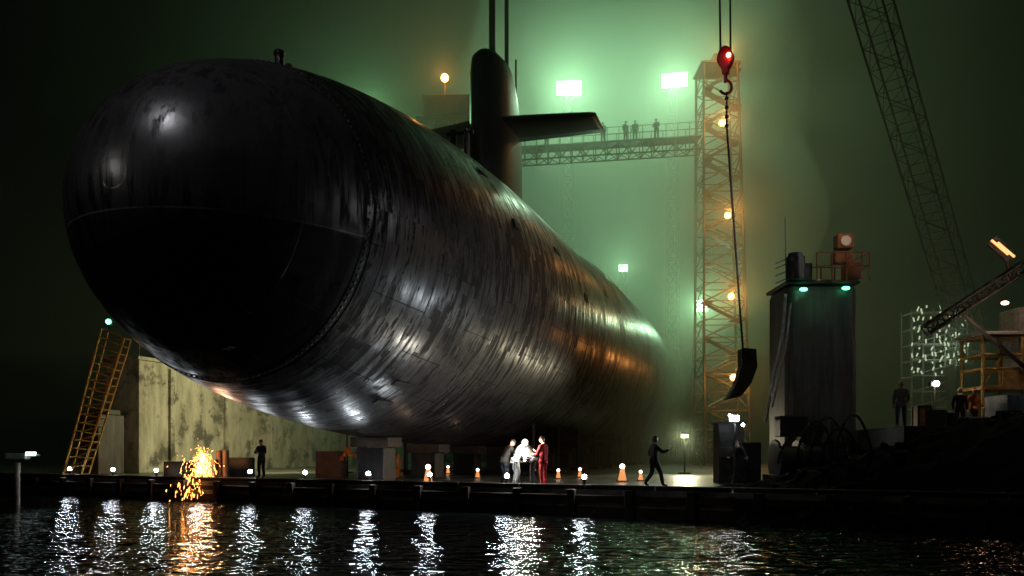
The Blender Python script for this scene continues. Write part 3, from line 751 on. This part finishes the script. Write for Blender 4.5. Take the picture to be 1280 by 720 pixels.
fin(bm,'strip_lamps',em('orange_tube',(1,0.42,0.15),1.8),gb)
bm=B(); box(bm,(20.6,-0.35,9.75),(1.1,0.1,0.5),Euler((0,R(42),0))); tube(bm,(20.8,-.3,9.6),(21.2,0,8.7),0.08); fin(bm,'lamp_bracket',M_steel,gb)
bm=B(); ball(bm,(20.6,-0.6,7.45),0.1,(1.6,1,.8)); ball(bm,(21.65,-0.6,8.0),0.1,(1.6,1,.8)); fin(bm,'bulkhead_lamps',em('pink_lens',(1,0.5,0.35),12),gb)
light('gantry_light','POINT',(20.6,32.8,7.2),(1,0.6,0.35),60,gb,0.15)
qp = grp('quay_lamp_post',(18.5,35,2.1)); bm=B(); tube(bm,(0,0,0),(0,0,2.1),0.05); box(bm,(0,0.05,2.1),(0.35,0.2,0.2)); fin(bm,'post',M_steel,qp)
bm=B(); ball(bm,(0,-0.15,2.1),0.13); fin(bm,'bulb',em('white_bulb',(1,0.9,0.75),25),qp); light('quay_light','POINT',(18.5,34.4,4.1),(1,0.8,0.55),40,qp,0.15)
def crate(name,loc,size,mat):
    g=grp(name,loc,random.uniform(-.3,.3)); bm=B(); box(bm,(0,0,size[2]/2),size); fin(bm,'box',mat,g,bevel=0.02)
    bm=B()
    for sx in (-1,1):
        for sy in (-1,1): box(bm,(sx*size[0]/2,sy*size[1]/2,size[2]/2),(0.07,0.07,size[2]+.04))
    box(bm,(0,0,size[2]+.03),(size[0]*1.04,size[1]*1.04,0.05)); fin(bm,'corner_posts_and_lid',M_steel,g)
crate('equipment_crate',(16.9,32,2.1),(0.9,0.7,0.6),M_orange); crate('equipment_crate',(16.2,31.6,2.1),(0.5,0.5,0.9),M_orange)
crate('equipment_crate',(-12.9,37.6,0),(1.3,0.8,0.9),M_steel); crate('equipment_crate',(-8.6,38.2,0),(1.2,0.9,1.2),M_rust); crate('equipment_crate',(-16,39,0),(1.6,1,0.7),M_steel)
cl = grp('quay_stores'); bm=B()
for i in range(46):
    X=14.5+i*0.62+random.uniform(-.2,.2); Y=27.2+random.uniform(0,1.6); k=random.random(); s=random.uniform(.25,.7)
    if k<.45: box(bm,(X,Y,2.1+s*.5),(random.uniform(.4,1.1),.6,s),Euler((0,0,random.random())))
    elif k<.75: tube(bm,(X,Y,2.1),(X,Y,2.1+s*1.2),.3,n=14)
    else: tube(bm,(X-.9,Y,2.1+.18),(X+.9,Y+.3,2.1+.2),.16,n=10)
fin(bm,'drums_and_boxes',M_black,cl,bevel=.02)
sc = grp('scaffold_tower',(32.1,60,2.1)); bm=B()
for i in range(6):
    for j in range(2): tube(bm,(-2.1+i*.84,j*1.5,0),(-2.1+i*.84,j*1.5,9.8),0.06)
for k in range(9):
    for j in range(2): tube(bm,(-2.1,j*1.5,k*1.2),(2.1,j*1.5,k*1.2),0.06)
    box(bm,(0,.75,k*1.2-.08),(4.2,1.4,.06))
    if k<8: tube(bm,(-2.1,0,k*1.2),(2.1,0,(k+1)*1.2),0.045)
fin(bm,'scaffold_poles',M_pipe,sc)
bm=B()
for i in range(13):
    for k in range(12):
        if random.random()<.6: 
            X=-2.1+i*.35+random.uniform(-.12,.12); Z=4.9+k*.44+random.uniform(-.15,.15); tube(bm,(X,-.2,Z),(X+random.uniform(-.15,.15),-.2,Z+random.uniform(.12,.35)),.055,n=5)
fin(bm,'string_lights',em('string_bulb',(0.8,1.0,0.62),0.6),sc)
light('string_light_glow','POINT',(32.1,58.2,8.8),(.85,1,.7),130,sc,1.0)
fp = grp('pole_light',(-19.8,32,-0.9)); bm=B(); tube(bm,(0,0,-2),(0,0,1.7),0.10,n=10); box(bm,(0,0,1.95),(0.8,0.35,0.25)); tube(bm,(0.3,0,2.0),(0.9,0,2.0),0.05); fin(bm,'pole',M_pipe,fp,bevel=.03)
bm=B(); box(bm,(0.6,-0.1,2.05),(0.3,0.2,0.15)); fin(bm,'lens',em('cool_lens',(0.7,1,0.95),5),fp); light('pole_light_lamp','POINT',(-19.6,31.2,1.7),(0.8,1,0.95),3,fp,0.1)
ac = grp('air_compressor',(-6.0,37.2,0)); bm=B(); tube(bm,(-.9,0,.75),(.7,0,.75),.42,n=20); ball(bm,(-.9,0,.75),.42,(.4,1,1)); ball(bm,(.7,0,.75),.42,(.4,1,1)); box(bm,(0,0,1.35),(1.0,.6,.5)); box(bm,(0,0,.2),(1.8,.8,.12))
for x in (-.6,.6):
    for y in (-.45,.45): tube(bm,(x,y-.06,.22),(x,y+.06,.22),.22,n=16)
fin(bm,'compressor_body',M_orange,ac,bevel=.02)
wb = grp('welding_bench',(0.45,28.5,0)); bm=B(); box(bm,(0,0,.88),(.5,.4,.06))
for x in (-.2,.2):
    for y in (-.15,.15): tube(bm,(x,y,0),(x,y,.86),.025)
fin(bm,'bench',M_steel,wb); bm=B(); ball(bm,(0,-.05,1.22),.13); tube(bm,(0,-.05,.9),(0,-.05,1.12),.03); fin(bm,'lamp',em('bench_lamp',(1,.97,.85),120),wb)
light('bench_light','POINT',(0.4,27.95,1.5),(1,.95,.8),360,wb,.13)
def post_light(loc,h,col,power,tgt,name='floor_work_light'):
    g=grp(name,(loc[0],loc[1],0)); bm=B(); tube(bm,(0,0,0),(0,0,h),.05,n=8); tube(bm,(0,0,0),(0,0,.08),.35,n=12); box(bm,(0,0.1,h+.1),(.5,.25,.25)); fin(bm,'post',M_steel,g,bevel=.02)
    bm=B(); box(bm,(0,-.05,h+.08),(.4,.03,.16)); fin(bm,'lens',em('work_lens',col,5),g); light('lamp','SPOT',(loc[0],loc[1]-.3,h+.05),col,power,g,.25,tgt,130,.8)
post_light((-9.5,46,0),6.0,(1,.9,.5),5000,(-20,51,1.0))
post_light((9.5,44,0),2.0,(1,.88,.58),900,(5.5,32,-1))

bm=B(); src=Vector((-13.4,34.7,1.05))
for _ in range(1300):
    a=random.uniform(0,2*math.pi); sp=random.uniform(.5,4.4)*random.uniform(.5,1); el=random.uniform(-.9,1.3)
    v=Vector((math.cos(a)*math.cos(el)*sp*.62,math.sin(a)*math.cos(el)*sp*.5-.6,math.sin(el)*sp)); t=random.uniform(0.03,.95); dt=random.uniform(.006,.034)
    gacc=Vector((0,0,-4.9))
    p0=src+v*t+gacc*t*t; p1=src+v*(t+dt)+gacc*(t+dt)**2
    if p1.z<-.88: continue
    if p1.z<0.02 and (p1-E0).dot(eb)>-0.02: continue
    tube(bm,p0,p1,random.uniform(.0025,.007),.0025,n=4)
fin(bm,'welding_sparks',em('spark',(1,.34,.07),24))
wr = grp('welding_torch_rig',(-13.4,34.9,0)); bm=B(); box(bm,(0.1,.2,.45),(.7,.4,.9)); tube(bm,(-.3,.3,.9),(.1,-.1,1.0),.04); tube(bm,(.5,.3,0),(.5,.3,1.3),.14,n=12); tube(bm,(.8,.3,0),(.8,.3,1.3),.14,n=12); fin(bm,'rig',M_rust,wr,bevel=.02)
bm=B(); ball(bm,(0,-.25,.95),.06); fin(bm,'arc',em('arc',(1,.65,.35),80),wr)
light('arc_light','POINT',(-13.4,34.2,1.1),(1,.45,.15),230,wr,.1)

WL=em('white_flood',(.95,.95,1),60)
flood((26,24,15),3900,(-1,34,10),(2.4,1.4),col=(0.95,0.92,1.0),lens=WL,name='yard_floodlight_mast',angle=40)
flood((-15,11,24),2000,(-8,22,10),(2.2,1.4),col=(0.95,0.95,1.0),lens=WL,name='yard_floodlight_mast',angle=50,soft=1.6)
flood((-33,7,18),700,(-10,20,9),(.9,.7),col=(1,.95,.85),lens=WL,name='yard_floodlight_mast',angle=35,soft=.3)

# ------------------------------------------------------------------ fog (homogeneous haze + a denser bank)
def vol(name,d,parent,bm):
    m = bpy.data.materials.new(name); m.use_nodes=True; nt=m.node_tree; nt.nodes.remove(nt.nodes['Principled BSDF'])
    vs = nt.nodes.new('ShaderNodeVolumeScatter'); vs.inputs['Color'].default_value=(0.76,1.0,0.78,1); vs.inputs['Density'].default_value=d; vs.inputs['Anisotropy'].default_value=0.5
    nt.links.new(vs.outputs[0], nt.nodes['Material Output'].inputs['Volume'])
    return fin(bm,name,m,parent)
fg = grp('fog')
bm=B(); box(bm,(0,150,35),(240,216,71.5)); vol('haze',0.009,fg,bm)
for c_,r_,d_ in (((10,72,26),(15,14,24),0.022),):
    bm=B(); q=bmesh.ops.create_icosphere(bm,subdivisions=5,radius=1)
    for v in bm.verts:
        k=1+0.35*(mn.noise(v.co*1.4+Vector(c_))) + 0.15*mn.noise(v.co*3.3+Vector(c_)); v.co=Vector((v.co.x*r_[0]*k+c_[0],v.co.y*r_[1]*k+c_[1],max(-.5,v.co.z*r_[2]*k+c_[2])))
    vol('fog_bank',d_,fg,bm)
